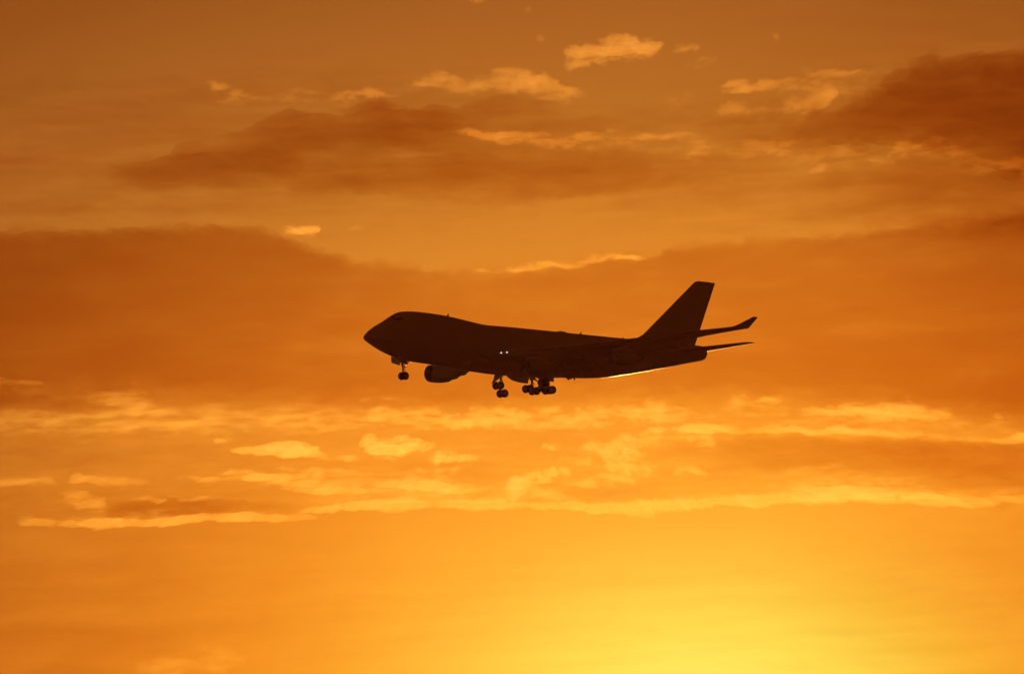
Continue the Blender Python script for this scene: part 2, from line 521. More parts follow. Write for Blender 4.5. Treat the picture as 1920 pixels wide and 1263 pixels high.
# fin and rudder
FINZ = [7.9, 8.55, 8.8, 9.15, 9.67, 10.6, 13, 16, 18.59, 18.78, 18.86]
def fin_sec(z):
    le = float(np.interp(z, [7.9, 8.55, 8.8, 9.15, 9.67, 18.59, 18.78, 18.86], [51.5, 52.6, 53.7, 54.86, 55.78, 65.9, 66.28, 66.6]))
    te = 66.1 + (z - 7.9) * (70.25 - 66.1) / (18.85 - 7.9)
    return le, te - le
def fp(z, c0, c1, k=12, nose=0.0):
    le, ch = fin_sec(z)
    tr = float(np.interp(z, [7.9, 9.7, 18.86], [.06, .085, .09]))
    return [(le + cx * ch, cz * ch, z) for cx, cz in foil(c0, c1, tr, k, 0, nose)]
m = MB()
m.loft([fp(z, 0, .70, 16) for z in FINZ])
fin = m.build('tail_fin', PAINT, jet, 40)
m = MB()
m.loft([fp(z, .703, 1, 12, .02) for z in np.linspace(8.7, 18.84, 8)])
m.build('rudder', PAINT, fin, 40)

# ------------------------------------------------------------------ landing gear
def wheel_mb(c, r=.635, w=.52):
    m = MB()
    prof = [(-.30 * w, .30 * r), (-.36 * w, .52 * r), (-.47 * w, .6 * r), (-.5 * w, .78 * r), (-.44 * w, .92 * r), (-.28 * w, .985 * r), (0, r), (.28 * w, .985 * r), (.44 * w, .92 * r), (.5 * w, .78 * r), (.47 * w, .6 * r), (.36 * w, .52 * r), (.30 * w, .30 * r)]
    m.lathe(c, (0, 1, 0), prof, 32)
    m.lathe(c, (0, 1, 0), [(-.38 * w, .06), (-.36 * w, .40 * r), (-.2 * w, .5 * r), (.2 * w, .5 * r), (.36 * w, .40 * r), (.38 * w, .06)], 20, mi=1)
    return m
def main_gear(xc, yc, zc, tilt, spacing, top, sgn, door, wide=.56):
    m = MB()
    m.tube([top, (.5 * (top[0] + xc), .5 * (top[1] + yc), .5 * (top[2] + zc))], .24)
    m.tube([(.5 * (top[0] + xc), .5 * (top[1] + yc), .5 * (top[2] + zc)), (xc, yc, zc)], .16)
    m.tube([(top[0] - 1.5, top[1] - sgn * .1, top[2]), (xc - .05, yc, zc + (top[2] - zc) * .45)], .09)
    m.tube([(top[0] + .25, top[1] - sgn * 1.3, top[2] - .1), (xc + .02, yc, zc + (top[2] - zc) * .42)], .09)
    m.tube([(xc + .24, yc, zc + (top[2] - zc) * .45), (xc + .52, yc, zc + (top[2] - zc) * .25), (xc + .18, yc, zc + .15)], .06)
    g = m.build('main_gear', STRUT, jet)
    ax = Vector((math.cos(tilt), 0, -math.sin(tilt))) * (spacing / 2)
    c = Vector((xc, yc, zc))
    m = MB()
    m.tube([c - ax * 1.15, c, c + ax * 1.15], [.11, .17, .11])
    for k in (-1, 1):
        m.tube([c + ax * k + Vector((0, -wide - .1, 0)), c + ax * k + Vector((0, wide + .1, 0))], .085)
    m.build('truck_beam', STRUT, g)
    for k in (-1, 1):
        for s in (-1, 1):
            wheel_mb(c + ax * k + Vector((0, s * wide, 0))).build('wheel', [RUBBER, HUB], g)
    for d in door:
        m = MB()
        m.plate(d, .06)
        m.build('gear_door', PAINT, g)
for sg in (-1, 1):
    # outer gear under the wing, bogie tilted nose up
    y0 = sg * 5.5
    main_gear(31.7, y0, -.51, math.radians(53), 1.47, (31.6, sg * 5.3, 3.2), sg,
              [[(30.7, sg * 5.7, 1.9), (32.3, sg * 5.7, 1.9), (31.9, sg * 6.2, 1.2), (31.5, sg * 7.0, .62), (31.2, sg * 7.15, .5), (31.1, sg * 6.6, .9)]])
    # inner gear under the belly
    main_gear(34.95, sg * 1.92, -.50, math.radians(11), 1.30, (35.2, sg * 1.85, 2.6), sg,
              [[(30.8, sg * 3.0, 1.8), (35.4, sg * 3.0, 1.8), (35.2, sg * 3.15, .55), (33.4, sg * 3.15, .62), (32.0, sg * 3.12, .85), (31.0, sg * 3.05, 1.3)]])
m = MB()
m.tube([(7.55, 0, 3.2), (7.72, 0, 1.2)], .19)
m.tube([(7.72, 0, 1.2), (7.96, 0, -.39)], .125)
m.tube([(9.6, 0, 2.4), (7.78, 0, .95)], .07)
m.tube([(7.9, .0, 1.1), (8.45, 0, .95)], [.12, .06])
m.tube([(8.02, 0, .85), (8.3, 0, .35), (8.0, 0, -.1)], .06)
m.tube([(7.96, -.5, -.39), (7.96, .5, -.39)], .08)
ng = m.build('nose_gear', STRUT, jet)
for s in (-1, 1):
    wheel_mb((7.96, s * .46, -.39), .62, .42).build('wheel', [RUBBER, HUB], ng)
    m = MB()
    m.plate([(6.0, s * .75, 2.5), (8.0, s * .75, 2.2), (7.9, s * .95, 1.25), (6.3, s * .95, 1.55)], .05)
    m.build('gear_door', PAINT, ng)
m = MB()
m.lathe((7.55, -.16, 1.35), (-1, 0, -.05), [(-.1, .06), (0, .1), (.03, .1), (.04, .02)], 14)
m.lathe((7.55, .16, 1.35), (-1, 0, -.05), [(-.1, .06), (0, .1), (.03, .1), (.04, .02)], 14)
m.build('taxi_light', DARK, ng)

# ------------------------------------------------------------------ clouds: closed bodies of vapour, kilometres long, 27 to 47 km away
_rng = np.random.RandomState(7)
_perm = _rng.permutation(512)
_grad = _rng.rand(512) * 2 * math.pi
def perlin(x, y):
    xi, yi = np.floor(x).astype(int), np.floor(y).astype(int)
    xf, yf = x - xi, y - yi
    def g(ix, iy):
        h = _grad[_perm[(_perm[ix % 512] + iy) % 512]]
        return np.cos(h), np.sin(h)
    u, v = xf ** 3 * (xf * (xf * 6 - 15) + 10), yf ** 3 * (yf * (yf * 6 - 15) + 10)
    r = []
    for dx in (0, 1):
        for dy in (0, 1):
            a, b = g(xi + dx, yi + dy)
            r.append(a * (xf - dx) + b * (yf - dy))
    return ((r[0] * (1 - v) + r[1] * v) * (1 - u) + (r[2] * (1 - v) + r[3] * v) * u) * 1.5
def fbm(x, y, o=4, gain=.5):
    t, a = 0, 1.0
    for k in range(o):
        t = t + a * perlin(x + 17.3 * k, y + 9.1 * k)
        x, y, a = x * 2.03, y * 2.03, a * gain
    return t
def sstep(t):
    t = np.clip(t, 0, 1)
    return t * t * (3 - 2 * t)
def volume_mat(name, scatter, absorb):
    m = bpy.data.materials.new(name)
    m.use_nodes = True
    t = m.node_tree
    for n in list(t.nodes):
        t.nodes.remove(n)
    o = t.nodes.new('ShaderNodeOutputMaterial')
    link = None
    if scatter:
        v = t.nodes.new('ShaderNodeVolumeScatter')
        v.inputs['Color'].default_value = (*scatter[0], 1)
        v.inputs['Density'].default_value = scatter[1]
        v.inputs['Anisotropy'].default_value = 0.64
        link = v.outputs[0]
    if absorb:
        v = t.nodes.new('ShaderNodeVolumeAbsorption')
        v.inputs['Color'].default_value = (*absorb[0], 1)
        v.inputs['Density'].default_value = absorb[1]
        if link:
            a = t.nodes.new('ShaderNodeAddShader')
            t.links.new(link, a.inputs[0])
            t.links.new(v.outputs[0], a.inputs[1])
            link = a.outputs[0]
        else:
            link = v.outputs[0]
    t.links.new(link, o.inputs['Volume'])
    return m
SKIN = 14.0
T1 = 2400.0                                     # metres of cloud at thickness 1
VAP = volume_mat('thin_cloud', ((1, 1, .42), 1 / T1), None)
HIGH = volume_mat('thin_high_cloud', ((1, .78, .36), 1 / T1), None)
SMOKE = volume_mat('dense_cloud', None, ((1 - .40 / 1.4, 1 - .83 / 1.4, 0.0), 1.4 / T1))
VEILM = volume_mat('veil_cloud', None, ((1 - .42 / 1.15, 1 - .72 / 1.15, 0.0), 1.15 / T1))
CLOUDS = []
def cloud(label, kind, dist, strokes, seed, warp=(9, 3.2), mod=.45, step=None, scale=(150, 34), soft=None, tear=None):
    """strokes: (soft top, soft bottom, strength, [(x, top, bottom, weight) ...]) in units of the far sky (1 unit = dist / FPX metres)"""
    thin = kind == 'thin'
    step = step or (2.0 if thin else 3.0)
    soft = soft or (1.7 if thin else 1.25)
    tear = (.85 if thin else .25) if tear is None else tear
    xs = [p[0] for s in strokes for p in s[3]]
    y0 = min(p[1] for s in strokes for p in s[3]) - 2 * max(s[0] for s in strokes) - 6
    y1 = max(p[2] for s in strokes for p in s[3]) + 2 * max(s[1] for s in strokes) + 6
    x0, x1 = min(xs) - 14, max(xs) + 14
    nx, ny = int((x1 - x0) / step) + 1, int((y1 - y0) / step) + 1
    X, Y = np.meshgrid(x0 + np.arange(nx) * step, y0 + np.arange(ny) * step, indexing='ij')
    o = seed * 31.7
    Xw = X + warp[0] * fbm(X / 52 + o, Y / 24 + o, 4)
    Yw = Y + warp[1] * fbm(X / 46 + o + 50, Y / 22 + o, 5, .6) * 1.3
    Xn = X + 25 * fbm(X / 130 + o, Y / 60, 2)
    fib = fbm(Xn / scale[0] + o + 9, (Y + .06 * X) / scale[1] + o, 6, .62)          # long fibres
    tuft = fbm(Xn / (scale[0] * .3) + o + 3, Y / (scale[1] * .55) + o, 5, .6)        # torn tufts
    loose = np.clip(1.15 + 1.1 * fbm(X / 70 + o + 77, Y / 40, 3), .45, 2.6)         # edge crisp here, feathered there
    E = np.zeros_like(X)
    top = max(s[2] for s in strokes)
    for st, sb, amp, pts in strokes:
        px = np.array([p[0] for p in pts], float)
        def ip(c):
            return np.interp(Xw, px, np.array([p[c] for p in pts], float))
        t, b, w = ip(1), ip(2), ip(3)
        w = w * (Xw > px[0]) * (Xw < px[-1])
        E += amp * w * sstep((Yw - t) / (st * soft * loose) + .5) * sstep((b - Yw) / (sb * soft * loose) + .5)
    rel = E / top
    T = E * np.clip(1 + mod * (1.3 * fib + .6 * tuft), .1, 2.4)
    if tear:
        T *= 1 - tear + tear * sstep(1.5 * rel + .55 * fib + .45 * tuft + .18)
    T = T - .006
    T[0, :] = T[-1, :] = -1
    T[:, 0] = T[:, -1] = -1
    T = np.maximum(T, 0)
    k = dist / FPX
    thick = T * T1
    dep = dist + 0.35 * k * 260 * fbm(X / 300 + o, Y / 90 + o, 2)
    inside = T > 0
    cell = inside[:-1, :-1] | inside[1:, :-1] | inside[:-1, 1:] | inside[1:, 1:]
    used = np.zeros_like(inside)
    used[:-1, :-1] |= cell; used[1:, :-1] |= cell; used[:-1, 1:] |= cell; used[1:, 1:] |= cell
    fi = -np.ones(X.shape, int)
    fi[used] = np.arange(used.sum())
    nf = used.sum()
    bi = np.where(used, fi + nf, -1)
    def world_pts(sgn):
        d = dep[used] + sgn * (thick[used] + SKIN) / 2
        a = (X[used] - 960) * k
        c = (631.5 - Y[used]) * k
        return np.stack([CAM.x + a, CAM.y + d * FWD.y + c * UPV.y, CAM.z + d * FWD.z + c * UPV.z], 1)
    V = np.concatenate([world_pts(-1), world_pts(1)])
    ci, cj = np.nonzero(cell)
    q = lambda A, fl: np.stack([A[ci, cj], A[ci + 1, cj], A[ci + 1, cj + 1], A[ci, cj + 1]], 1)[:, ::fl]
    F = [q(fi, -1), q(bi, 1)]
    pad = np.zeros((cell.shape[0] + 2, cell.shape[1] + 2), bool)
    pad[1:-1, 1:-1] = cell
    # side walls where a cell has no neighbour; order follows the cell corners (0,0) (1,0) (1,1) (0,1)
    for (di, dj), (a, b) in (((0, -1), ((0, 0), (1, 0))), ((1, 0), ((1, 0), (1, 1))), ((0, 1), ((1, 1), (0, 1))), ((-1, 0), ((0, 1), (0, 0)))):
        edge = cell & ~pad[1 + di:1 + di + cell.shape[0], 1 + dj:1 + dj + cell.shape[1]]
        ei, ej = np.nonzero(edge)
        A0, A1 = (ei + a[0], ej + a[1]), (ei + b[0], ej + b[1])
        F.append(np.stack([fi[A0], fi[A1], bi[A1], bi[A0]], 1))
    F = np.concatenate(F)
    cen = V.mean(0)
    me = bpy.data.meshes.new('cloud')
    me.vertices.add(len(V))
    me.vertices.foreach_set('co', (V - cen).ravel())
    me.loops.add(F.size)
    me.loops.foreach_set('vertex_index', F.ravel().astype(np.int32))
    me.polygons.add(len(F))
    me.polygons.foreach_set('loop_start', np.arange(0, F.size, 4, dtype=np.int32))
    me.update(calc_edges=True)
    me.materials.append((HIGH if dist > 36000 and dist < 45000 else VAP) if thin else (VEILM if dist >= 45000 else SMOKE))
    ob = bpy.data.objects.new('cloud' if kind == 'thin' else 'cloud_bank', me)
    ob.location = cen
    COL.objects.link(ob)
    ob['label'] = label
    ob['category'] = 'cloud' if kind == 'thin' else 'cloud bank'
    ob['group'] = 'bright sunlit clouds' if kind == 'thin' else 'dark cloud banks'
    return ob

# ---- dark banks
cloud('broad dark orange cloud bank stretching right across the sky behind the airplane', 'dark', 33000, [
    (18, 60, 1.1, [(-150, 445, 745, 1.05), (0, 440, 745, 1), (200, 435, 745, .92), (400, 428, 750, .78), (500, 430, 755, .72), (560, 462, 760, .66), (620, 478, 765, .62), (680, 495, 765, .56), (740, 501, 765, .52),
                   (800, 508, 760, .46), (870, 510, 760, .43), (960, 508, 755, .42), (1060, 501, 750, .42), (1100, 490, 745, .42), (1140, 483, 745, .42), (1200, 485, 745, .44), (1250, 470, 745, .45),
                   (1300, 460, 745, .47), (1380, 455, 745, .5), (1480, 446, 750, .54), (1550, 448, 755, .58), (1700, 430, 765, .68), (1800, 420, 775, .78), (1920, 402, 790, .9), (2070, 390, 800, 1)])],
    1, (16, 5), .11, 3.0, (320, 60), tear=.15)
cloud('darkest red brown cloud bank filling the upper right corner', 'dark', 36000, [
    (26, 36, 1.0, [(1290, 240, 246, 0), (1360, 230, 258, .25), (1430, 226, 264, .42), (1500, 222, 268, .55), (1560, 210, 268, .68), (1600, 194, 264, .8), (1650, 166, 262, .92), (1690, 138, 264, 1), (1730, 120, 270, 1.05), (1790, 112, 284, 1.12), (1850, 109, 300, 1.2), (1920, 108, 318, 1.25), (2070, 104, 330, 1.25)])],
    2, (22, 8), .22, 3.0, (220, 44), soft=1.5, tear=.45)
cloud('long dark cloud bank with a humped top in the upper left sky', 'dark', 38000, [
    (9, 46, .60, [(190, 316, 330, 0), (230, 314, 340, .5), (290, 304, 345, .6), (330, 285, 340, .75), (360, 265, 330, .7), (420, 256, 320, .6), (480, 240, 310, .9), (510, 219, 300, 1.15), (545, 208, 295, 1.25), (580, 212, 290, 1.15), (640, 222, 285, .95), (720, 215, 280, .85), (800, 215, 280, .7), (860, 225, 280, .35), (920, 240, 280, 0)]),
    (26, 46, .34, [(640, 210, 300, 0), (740, 206, 300, .8), (860, 210, 310, 1), (1000, 206, 300, .7), (1120, 225, 290, .4), (1240, 240, 290, 0)]),
    (16, 40, .58, [(120, 318, 345, 0), (300, 300, 345, .6), (420, 296, 350, .95), (600, 296, 350, 1), (800, 300, 362, .95), (1000, 290, 372, .9), (1150, 285, 360, .75), (1300, 290, 350, .45), (1480, 300, 340, 0)]),
    (9, 16, .40, [(620, 215, 230, 0), (670, 196, 225, .8), (715, 188, 225, 1), (760, 208, 228, .5), (820, 200, 238, 1), (860, 205, 235, .6), (930, 178, 215, .7), (1000, 182, 215, .5), (1060, 195, 215, 0)])],
    3, (11, 3.5), .28, 3.0, (210, 34), soft=1.0, tear=.2)
cloud('thin dark smudge of cloud at the left edge above the long dark bank', 'dark', 40000, [
    (10, 14, .26, [(-150, 292, 308, 1), (0, 293, 308, 1), (60, 296, 308, .6), (150, 299, 308, .4), (215, 302, 310, 0)]),
    (16, 26, .26, [(-150, 385, 402, 1), (0, 385, 402, 1), (200, 385, 400, .8), (380, 378, 398, .7), (560, 372, 392, 0)])],
    4, (12, 4), .4, 3.0)
cloud('reddish dark cloud bank at the right edge under the pale ragged streaks', 'dark', 35000, [
    (20, 60, .62, [(1480, 330, 400, 0), (1600, 320, 420, .28), (1680, 300, 430, .55), (1720, 294, 430, .68), (1780, 292, 430, .62), (1830, 318, 430, .75), (1920, 330, 430, .95), (2070, 330, 430, 1)])],
    5, (14, 6), .25, 3.0, (200, 60))
cloud('narrow dark cloud streak at the left edge below the broad bank', 'dark', 31000, [
    (12, 16, .5, [(-150, 738, 765, 1), (0, 738, 764, 1), (80, 742, 768, .8), (140, 750, 770, .85), (200, 756, 772, .4), (230, 762, 772, 0)])],
    6, (10, 4), .3)
cloud('dark orange cloud streak at the lower right between two glowing edges', 'dark', 30500, [
    (12, 60, .62, [(1180, 860, 890, 0), (1300, 826, 895, .3), (1400, 820, 895, .55), (1500, 820, 890, .75), (1620, 822, 890, .85), (1750, 827, 905, 1), (1920, 834, 915, 1.15), (2070, 836, 915, 1.2)])],
    7, (12, 4), .2, 3.0, (240, 40))
cloud('small dark lens of cloud low at the left above the glowing edge', 'dark', 31500, [
    (7, 10, .52, [(190, 956, 962, 0), (215, 946, 967, .8), (290, 938, 968, 1), (380, 936, 966, 1), (460, 938, 960, .7), (540, 946, 958, .3), (580, 950, 956, 0)])],
    8, (9, 3), .25, 2.5)
cloud('faint dark patch of cloud in the bright orange lower middle', 'dark', 32000, [
    (20, 20, .14, [(930, 912, 935, 0), (1030, 905, 940, .9), (1140, 902, 942, 1), (1240, 905, 938, .5), (1330, 910, 935, 0)]),
    (14, 18, .12, [(640, 895, 905, 0), (760, 862, 900, .5), (900, 870, 905, .8), (960, 885, 900, 0)])],
    9, (14, 6), .4)

# ---- sunlit clouds
cloud('bright orange cloud puff alone at the top with a ragged tail', 'thin', 42000, [
    (8, 13, .23, [(1056, 96, 120, 0), (1064, 92, 122, .9), (1090, 86, 123, 1), (1115, 78, 116, 1.1), (1145, 72, 110, 1.2), (1180, 72, 103, 1.1), (1195, 82, 103, 1.1), (1215, 78, 104, 1.3), (1236, 77, 94, 1.2), (1247, 80, 86, 0)])],
    21, (10, 5), .6, 2.0, (70, 18), soft=2.0, tear=.5)
cloud('two faint wisps of cloud just right of the ragged top puff', 'thin', 42500, [
    (7, 9, .13, [(1256, 102, 104, 0), (1272, 90, 102, 1), (1298, 86, 98, .9), (1306, 88, 92, 0)]),
    (10, 10, .05, [(1275, 126, 134, 0), (1310, 112, 126, .9), (1340, 106, 116, .9), (1352, 108, 113, 0)])],
    22, (8, 4), .6, 2.0, (60, 22))
for lb, x, y, w, a, sd_ in (('tiny speck of pale cloud near the top right', 1454, 70, 7, .10, 23), ('tiny faint speck of cloud beside the ragged top puff', 1014, 73, 10, .06, 24), ('tiny faint speck of cloud near the top centre', 990, 20, 9, .05, 25), ('faint sliver of cloud touching the top edge', 893, 1, 22, .07, 26)):
    cloud(lb, 'thin', 43000, [(6, 6, a, [(x - w, y - 3, y + 3, 0), (x - w * .3, y - 5, y + 4, 1), (x + w * .4, y - 5, y + 3, 1), (x + w, y - 3, y + 2, 0)])], sd_, (3, 2), .4, 2.0, (40, 20))
cloud('ragged bright cloud leaves beside the dark upper right bank', 'thin', 39000, [
    (7, 8, .17, [(1343, 166, 168, 0), (1358, 158, 172, .9), (1390, 153, 172, 1.1), (1425, 153, 170, .8), (1470, 150, 166, .5), (1500, 148, 165, .5), (1540, 155, 168, .2), (1560, 160, 168, 0)]),
    (16, 22, .07, [(1420, 148, 170, 0), (1490, 138, 170, .8), (1560, 134, 180, .9), (1630, 130, 165, .7), (1700, 132, 150, 0)]),
    (5, 8, .09, [(1470, 134, 140, 0), (1530, 131, 138, .8), (1610, 129, 136, .9), (1625, 129, 134, 0)]),
    (14, 10, .15, [(1450, 208, 220, 0), (1480, 196, 218, .8), (1510, 190, 216, 1), (1540, 175, 204, 1), (1562, 166, 188, .9), (1572, 166, 176, 0)]),
    (12, 12, .10, [(1330, 204, 212, 0), (1350, 199, 217, .9), (1395, 198, 217, 1), (1440, 202, 214, .7), (1480, 204, 214, 0)]),
    (18, 16, .05, [(1235, 192, 200, 0), (1260, 184, 204, 1), (1295, 183, 204, .9), (1330, 192, 205, 0)])],
    27, (10, 5), .55, 2.0, (80, 26))
cloud('long bright ragged cloud streak across the upper middle', 'thin', 37000, [
    (10, 9, .20, [(812, 236, 240, 0), (850, 240, 247, .35), (890, 243, 257, .85), (940, 246, 265, 1.1), (1000, 249, 268, 1), (1035, 256, 272, .9), (1090, 264, 273, .5), (1140, 266, 272, 0)]),
    (16, 16, .12, [(1040, 262, 272, 0), (1085, 250, 272, .8), (1150, 248, 268, .9), (1220, 246, 264, 1.1), (1290, 252, 266, .7), (1340, 256, 266, 0)]),
    (9, 10, .13, [(1265, 288, 292, 0), (1295, 279, 291, 1), (1322, 275, 286, .9), (1330, 277, 282, 0)]),
    (22, 22, .10, [(1290, 280, 300, 0), (1370, 274, 300, .7), (1440, 270, 294, 1.2), (1500, 272, 292, .9), (1560, 278, 296, .6), (1630, 274, 298, 1), (1700, 262, 290, 1), (1760, 258, 286, .9), (1820, 285, 310, .9), (1860, 300, 322, 1.2), (1920, 302, 325, 1.3), (2000, 304, 325, 1)]),
    (9, 11, .17, [(1495, 318, 322, 0), (1515, 312, 326, 1), (1545, 306, 320, 1.1), (1566, 306, 314, 0)]),
    (12, 12, .08, [(1600, 286, 292, 0), (1650, 305, 318, .8), (1680, 308, 318, .6), (1700, 306, 314, 0)])],
    28, (16, 6), .75, 2.0, (110, 22))
cloud('soft bright cloud tufts along the top of the humped dark bank', 'thin', 41000, [
    (12, 18, .16, [(380, 166, 172, 0), (405, 160, 178, .9), (440, 160, 192, 1), (465, 172, 196, .5), (520, 172, 185, .25), (580, 176, 192, .6), (620, 176, 188, .6), (660, 176, 188, .4), (720, 178, 188, 0)]),
    (7, 8, .19, [(600, 179, 184, 0), (640, 174, 183, .9), (700, 173, 182, 1.1), (735, 176, 182, .4), (760, 178, 182, 0)]),
    (11, 18, .19, [(745, 158, 164, 0), (790, 146, 160, .9), (830, 142, 158, 1.2), (865, 146, 164, .8), (910, 144, 170, .6), (960, 132, 172, .9), (995, 128, 168, 1), (1020, 142, 178, .9), (1060, 162, 184, .7), (1100, 174, 184, 0)])],
    29, (14, 5), .65, 2.0, (110, 24))
cloud('small bright leaf of cloud above the broad bank at the left', 'thin', 36500, [
    (7, 8, .26, [(520, 432, 434, 0), (545, 426, 437, .7), (570, 424, 438, 1.2), (595, 425, 437, 1.1), (602, 428, 434, 0)]),
    (5, 6, .05, [(400, 419, 421, 0), (420, 416, 421, 1), (450, 417, 421, 0)]), (5, 6, .06, [(650, 427, 430, 0), (670, 425, 431, 1), (692, 427, 430, 0)])],
    30, (7, 3), .6, 2.0, (60, 14), soft=1.8, tear=.5)
cloud('thin glowing rim of cloud on the crest of the broad bank above the tail', 'thin', 33500, [
    (9, 5, .26, [(870, 508, 511, 0), (905, 505, 511, .5), (950, 507, 512, .3), (965, 502, 510, .9), (1000, 492, 506, 1.1), (1030, 489, 500, 1), (1055, 494, 503, .9), (1085, 492, 502, .9), (1110, 482, 493, 1), (1140, 478, 487, 1), (1180, 480, 487, .9), (1215, 481, 488, .5), (1245, 474, 482, 0)])],
    31, (5, 2.5), .35, 2.0, (70, 20), soft=1.25, tear=.55)
cloud('soft glowing cloud band at the left below the broad bank', 'thin', 30000, [
    (20, 26, .15, [(-150, 780, 800, 1), (0, 782, 802, 1), (90, 782, 804, 1), (170, 778, 808, .9), (260, 770, 808, 1), (330, 778, 806, 1), (420, 778, 804, 1.1), (520, 770, 804, 1.1), (600, 768, 802, 1), (680, 780, 802, .6), (740, 785, 800, 0)]),
    (14, 16, .15, [(120, 738, 742, 0), (200, 736, 752, .7), (250, 742, 770, 1), (290, 760, 785, .8), (340, 775, 790, 0)]),
    (10, 10, .14, [(-150, 713, 724, 1), (0, 713, 726, 1), (60, 712, 722, .8), (85, 714, 720, 0)])],
    32, (16, 6), .8, 2.0, (120, 16))
cloud('wide bright yellow cloud band right beneath the airplane landing gear', 'thin', 29500, [
    (18, 16, .30, [(640, 778, 800, 0), (690, 764, 796, .7), (730, 760, 792, .9), (780, 768, 798, .9), (850, 782, 798, 1.2), (890, 772, 796, 1.1), (940, 762, 790, 1), (1000, 776, 798, 1.1), (1060, 776, 798, 1.1), (1110, 766, 796, 1), (1180, 762, 788, 1.1), (1250, 764, 788, .9), (1310, 770, 786, .4), (1360, 772, 784, 0)])],
    33, (16, 6), .9, 2.0, (100, 15))
cloud('bright yellow leaf of cloud with flat bottom low at the left', 'thin', 29000, [
    (6, 7, .52, [(430, 843, 846, 0), (445, 841, 848, .8), (480, 836, 851, 1), (525, 828, 854, 1), (555, 829, 854, 1.05), (585, 839, 855, 1), (615, 849, 858, 1), (650, 852, 859, .9), (675, 855, 859, 0)])],
    34, (6, 3), .6, 2.0, (80, 20), soft=1.1, tear=.45)
cloud('tiny bright fleck of cloud above the flat bottomed leaf', 'thin', 29200, [
    (5, 5, .22, [(398, 823, 826, 0), (405, 821, 828, 1), (418, 823, 829, 1), (424, 826, 829, 0)])], 35, (3, 2), .3, 2.0, (40, 20), soft=1.1, tear=.45)
cloud('bright yellow cloud puff below the airplane engine', 'thin', 28800, [
    (7, 9, .55, [(680, 818, 842, 0), (688, 816, 846, .9), (705, 819, 853, 1), (730, 820, 853, .9), (755, 818, 850, 1), (785, 823, 842, 1), (808, 830, 840, .9), (820, 833, 838, 0)])],
    36, (9, 4), .85, 2.0, (60, 15), soft=1.4, tear=.6)
cloud('yellow cloud fleck just right of the puff below the engine', 'thin', 28700, [
    (7, 8, .50, [(796, 857, 862, 0), (815, 852, 866, .9), (845, 851, 869, 1), (862, 850, 862, .8), (895, 853, 860, .6), (910, 855, 858, 0)]),
    (6, 8, .2, [(765, 884, 888, 0), (785, 876, 887, 1), (800, 880, 888, .6), (850, 878, 886, .8), (890, 880, 885, 0)])],
    37, (9, 4), .85, 2.0, (60, 14), soft=1.4, tear=.6)
cloud('cluster of small yellow cloud flecks in the lower middle', 'thin', 28600, [
    (5, 6, .45, [(1008, 832, 837, 0), (1018, 831, 840, 1), (1040, 835, 842, .8), (1052, 838, 841, 0)]),
    (6, 7, .5, [(1022, 880, 885, 0), (1035, 876, 887, 1), (1055, 875, 889, 1), (1070, 880, 887, 0)]),
    (7, 9, .42, [(945, 900, 925, 0), (965, 890, 912, .8), (1000, 889, 905, 1), (1028, 890, 904, .8), (1040, 892, 900, 0)]),
    (12, 14, .28, [(935, 905, 935, 0), (960, 902, 935, .8), (1000, 908, 935, .9), (1050, 918, 938, .5), (1090, 925, 938, 0)]),
    (7, 7, .25, [(1040, 862, 868, 0), (1070, 860, 868, .8), (1105, 859, 869, .9), (1115, 862, 867, 0)]),
    (9, 9, .3, [(1050, 900, 908, 0), (1090, 896, 908, .8), (1130, 888, 906, 1), (1170, 894, 908, .9), (1210, 900, 908, 0)])],
    38, (10, 4.5), .9, 2.0, (60, 14), soft=1.4, tear=.65)
cloud('ragged bright yellow wedge of cloud below the tail section', 'thin', 28500, [
    (12, 14, .36, [(1085, 830, 840, 0), (1105, 824, 846, .8), (1130, 828, 862, 1), (1155, 826, 885, 1.1), (1175, 824, 886, 1), (1190, 834, 886, .6), (1215, 868, 888, .5), (1235, 874, 886, 0)]),
    (10, 14, .30, [(1130, 816, 828, 0), (1190, 812, 826, .8), (1235, 800, 818, 1), (1255, 800, 818, .9), (1300, 812, 832, .8), (1335, 816, 832, .9), (1352, 822, 830, 0)]),
    (9, 9, .3, [(1255, 880, 886, 0), (1270, 876, 888, .9), (1310, 876, 888, 1), (1325, 880, 886, 0)])],
    39, (13, 6), .95, 2.0, (70, 15))
cloud('thin glowing upper edge of the dark lower right streak', 'thin', 30200, [
    (8, 4.5, .44, [(1262, 800, 812, 0), (1290, 796, 812, .9), (1340, 796, 810, 1), (1400, 802, 812, .9), (1440, 801, 810, .9), (1480, 796, 809, 1), (1515, 806, 815, .8), (1545, 807, 814, .8), (1580, 799, 811, 1), (1610, 805, 814, .9), (1640, 809, 817, 1), (1720, 811, 818, .9), (1735, 813, 817, .2), (1765, 815, 820, .5), (1785, 817, 823, .3), (1850, 822, 828, .5), (1880, 820, 828, .8), (1905, 818, 828, 1), (1935, 812, 828, 1.1), (1990, 812, 828, .8)])],
    40, (6, 2.5), .5, 1.6, (80, 14), soft=1.0, tear=.6)
